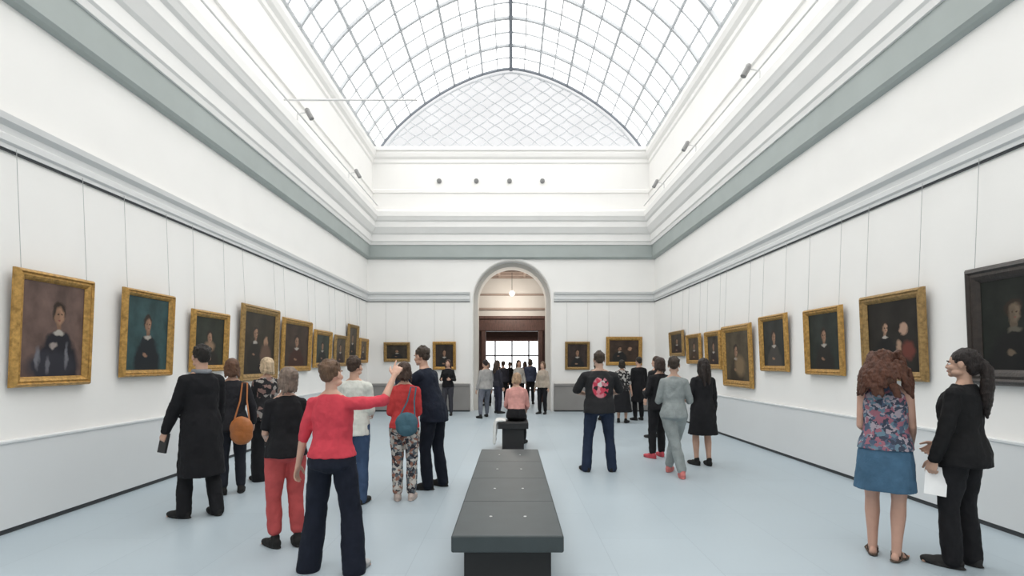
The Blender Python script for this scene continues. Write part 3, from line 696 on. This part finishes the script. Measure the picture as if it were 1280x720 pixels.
x=N.new('ShaderNodeMix'); x.data_type='RGBA'; x.inputs['A'].default_value=(.012,.012,.014,1); L.new(q.outputs[0],x.inputs['Factor']); L.new(rp.outputs[0],x.inputs['B']); L.new(x.outputs['Result'],b.inputs['Base Color']); b.inputs['Roughness'].default_value=.85
person(1.28,7.75,1.76,0,'broad man in black printed T-shirt and dark jeans','tee_shirt',m,'pants',fabric((.018,.028,.055)),fem=False,wide=1.18,hair='short',hc=(.05,.035,.025),
   feet=((-.18,0),(.18,0)),fang=(18,-18),LH=(-.13,.26,1.08),RH=(.13,.26,1.08),Lp=(-1,-.3,-.3),Rp=(1,-.3,-.3),sleeve=.85,hem=.84,eoff=.022,det=0,ankle=.070,legend=.05,hpitch=-6,sk=(.5,.32,.24))
person(2.48,8.9,1.68,18,'person in black jacket and trousers standing close to a companion','jacket',fabric(BLK),'pants',fabric(BLK),hair='bob',hc=(.04,.025,.02),det=1,sleeve=2,hem=.82,feet=((-.16,-.05),(.08,.05)),LH=(-.14,.24,1.1),RH=(.2,.16,.9),eoff=.02,shoe=(.5,.08,.1),ankle=.06)
person(2.30,7.5,1.72,-14,'person in grey jumpsuit walking with legs crossed mid-stride','onepiece',fabric((.27,.30,.30)),hair='short',hc=(.04,.028,.02),det=0,sleeve=1.25,feet=((.10,-.20),(-.06,.22)),fang=(4,-16),LH=(-.12,.25,1.12),RH=(.14,.26,1.08),shoe=(.55,.18,.17),ankle=.062,legend=.12,hyaw=-6,lean=3,sk=(.5,.32,.24))
person(2.96,8.2,1.66,10,'dark-haired woman in black dress and jacket with bare calves','jacket',fabric((.014,.014,.016)),'skirt',fabric(BLK),hair='long',hc=(.02,.014,.012),det=1,sleeve=1.9,hem=.70,legend=.50,flare=.05,LH=(-.16,.24,1.12),RH=(.24,.06,.84),eoff=.02,feet=((-.08,.04),(.09,-.04)),shoe=(.02,.02,.02))
person(3.06,4.33,1.69,-42,'woman with big wavy auburn hair, patterned sleeveless top and denim skirt','tank_top',pattern('camo_floral',[(.07,.10,.16),(.30,.12,.16),(.12,.20,.26),(.04,.05,.08),(.35,.30,.34)],34),'skirt',fabric((.06,.13,.21)),
   hair='curly',hc=(.085,.032,.018),bare=True,shoe=(.10,.075,.06),legend=.57,flare=.035,LH=(-.10,.22,.98),RH=(.15,.22,.90),hem=.90,sleeve=0,wide=1.06,feet=((-.09,.03),(.08,-.04)),hyaw=8,sk=(.56,.33,.25),hpitch=-4)
p19=person(3.53,4.14,1.70,26,'woman with long dark ponytail, black jacket and trousers holding papers','jacket',fabric((.010,.010,.011)),'pants',fabric(BLK),
   hair='pony',hc=(.016,.011,.010),LH=(-.25,.07,.85),RH=(.16,.24,.92),sleeve=2,hem=.80,eoff=.022,feet=((-.10,.02),(.10,-.02)),hyaw=14,ankle=.068,legend=.06,sk=(.48,.30,.22),wide=1.03,Lc=.9,Rc=.7,shoe=(.03,.03,.03))
o=box('paper_leaflet',-.075,.075,-.002,.002,-.11,.11,M_paper,None); o.location=p19['P'](p19['WR'][0]+Vector((.02,.0,-.17))); o.rotation_euler=(math.radians(-12),.15,math.radians(-15)); top(o,'white paper leaflet held in a lowered hand','paper')
fr='distant visitors'
person(-1.94,16.0,1.68,170,'visitor in black top by the end wall','top',fabric(BLK),'pants',fabric((.05,.05,.06)),det=2,hair='long',hc=(.06,.03,.02),sleeve=1.9,group=fr,LH=(-.14,.24,1.1),RH=(.14,.24,1.1))
person(-.78,15.3,1.70,30,'visitor in pale top and grey trousers striding near the archway','top',fabric((.35,.34,.33)),'pants',fabric((.14,.15,.18)),det=2,hair='short',hc=(.03,.02,.02),sleeve=2,feet=((-.22,-.15),(.16,.2)),group=fr)
person(-.45,16.6,1.66,-60,'visitor in dark clothes and long hair near the archway','top',fabric((.03,.03,.04)),'pants',fabric((.03,.03,.05)),det=2,hair='long',hc=(.05,.03,.02),sleeve=2,group=fr)
person(.95,16.4,1.62,150,'visitor in beige jacket stepping through the archway','jacket',fabric((.40,.34,.28)),'pants',fabric(BLK),det=2,hair='bob',hc=(.12,.07,.04),sleeve=2,group=fr)
for i,(x,y,yw,c_,l_) in enumerate(((-.9,19.6,160,(.25,.26,.28),'visitor in grey jacket in the vestibule'),(-.35,20.6,20,(.03,.03,.04),'visitor in black coat in the vestibule'),(.25,19.2,200,(.5,.48,.45),'visitor in cream top in the vestibule'),(.7,20.3,0,(.05,.06,.1),'visitor in navy jumper in the vestibule'),(-.1,23.5,180,(.02,.02,.02),'visitor in dark coat beyond the wooden portal'),(.6,24.5,170,(.2,.05,.05),'visitor in maroon top beyond the wooden portal'),(-.7,24.8,190,(.1,.1,.12),'visitor in charcoal top beyond the wooden portal'))):
    person(x,y,1.6+.04*(i%4),yw,l_,'top',fabric(c_),'pants',fabric(BLK),det=2,fem=i%2==0,hair=('bob','short','long')[i%3],hc=(.05,.03,.02),sleeve=2,group=fr)
person(2.35,14.6,1.70,15,'visitor in black dress by the end wall','jacket',fabric(BLK),'skirt',fabric(BLK),det=2,hair='long',hc=(.02,.015,.01),sleeve=2,legend=.4,flare=.05,group=fr)
person(2.92,14.0,1.66,-25,'visitor in black patterned top and long skirt','top',pattern('mono_print',[BLK,BLK,(.4,.38,.36)],20),'skirt',fabric(BLK),det=2,hair='bob',hc=(.02,.015,.01),sleeve=1.2,legend=.3,flare=.06,group=fr)
person(3.5,14.6,1.74,20,'visitor in black coat near the room corner','coat',fabric(BLK),'pants',fabric(BLK),det=2,fem=False,hair='short',hc=(.02,.015,.01),sleeve=2,hem=.5,eoff=.025,group=fr)
person(3.05,11.2,1.72,35,'visitor in dark jacket standing behind a group','jacket',fabric((.02,.02,.022)),'pants',fabric(BLK),det=2,fem=False,hair='short',hc=(.06,.035,.025),sleeve=2,group=fr)
# seated visitor on the block bench, facing the archway
person(.08,9.98,1.72,-6,'fair-haired visitor in pink top and black trousers seated on a block','top',fabric((.60,.30,.27)),'pants',fabric(BLK),det=1,hair='bob',hc=(.36,.24,.15),sleeve=1.6,hipz=.59,feet=((-.1,.46),(.1,.44)),legpole=(0,.4,1),LH=(-.16,.32,.98),RH=(.16,.32,.96),lean=8,hem=1.02,hpitch=-14,wide=1.05)
# white coat folded over the end of the block bench
C=Acc()
for k in range(8):
    y_=9.66+.045*k; j=.012*math.sin(k*2.1); chain(C,[(-.13,y_,.53),(-.22,y_,.535),(-.285,y_,.52),(-.305+j,y_,.46),(-.315+j,y_,.30),(-.325-j,y_,.12+.02*(k%3))],[.022,.026,.028,.028,.028,.026],10)
o=bake(C,'folded_coat',fabric((.70,.70,.68)),.009,None,1,1,(CL,.02)); top(o,'white coat draped over the end of a black block bench','coat')
# ------------------------------------------------------------------ world, camera
w=bpy.data.worlds.new('World'); sc.world=w; w.use_nodes=True; w.node_tree.nodes['Background'].inputs[0].default_value=(.85,.92,1,1); w.node_tree.nodes['Background'].inputs[1].default_value=.8
cam=bpy.data.cameras.new('Camera'); cam.sensor_width=36; cam.clip_end=200
zk,zx,zy=ZOOM
cam.lens=660/1280*36*zk; cam.shift_x=(zx-640)*zk/1280; cam.shift_y=(453-zy)*zk/1280
co=bpy.data.objects.new('Camera',cam); COL.objects.link(co); co.location=(0,0,1.6); co.rotation_euler=(math.pi/2,0,0); sc.camera=co
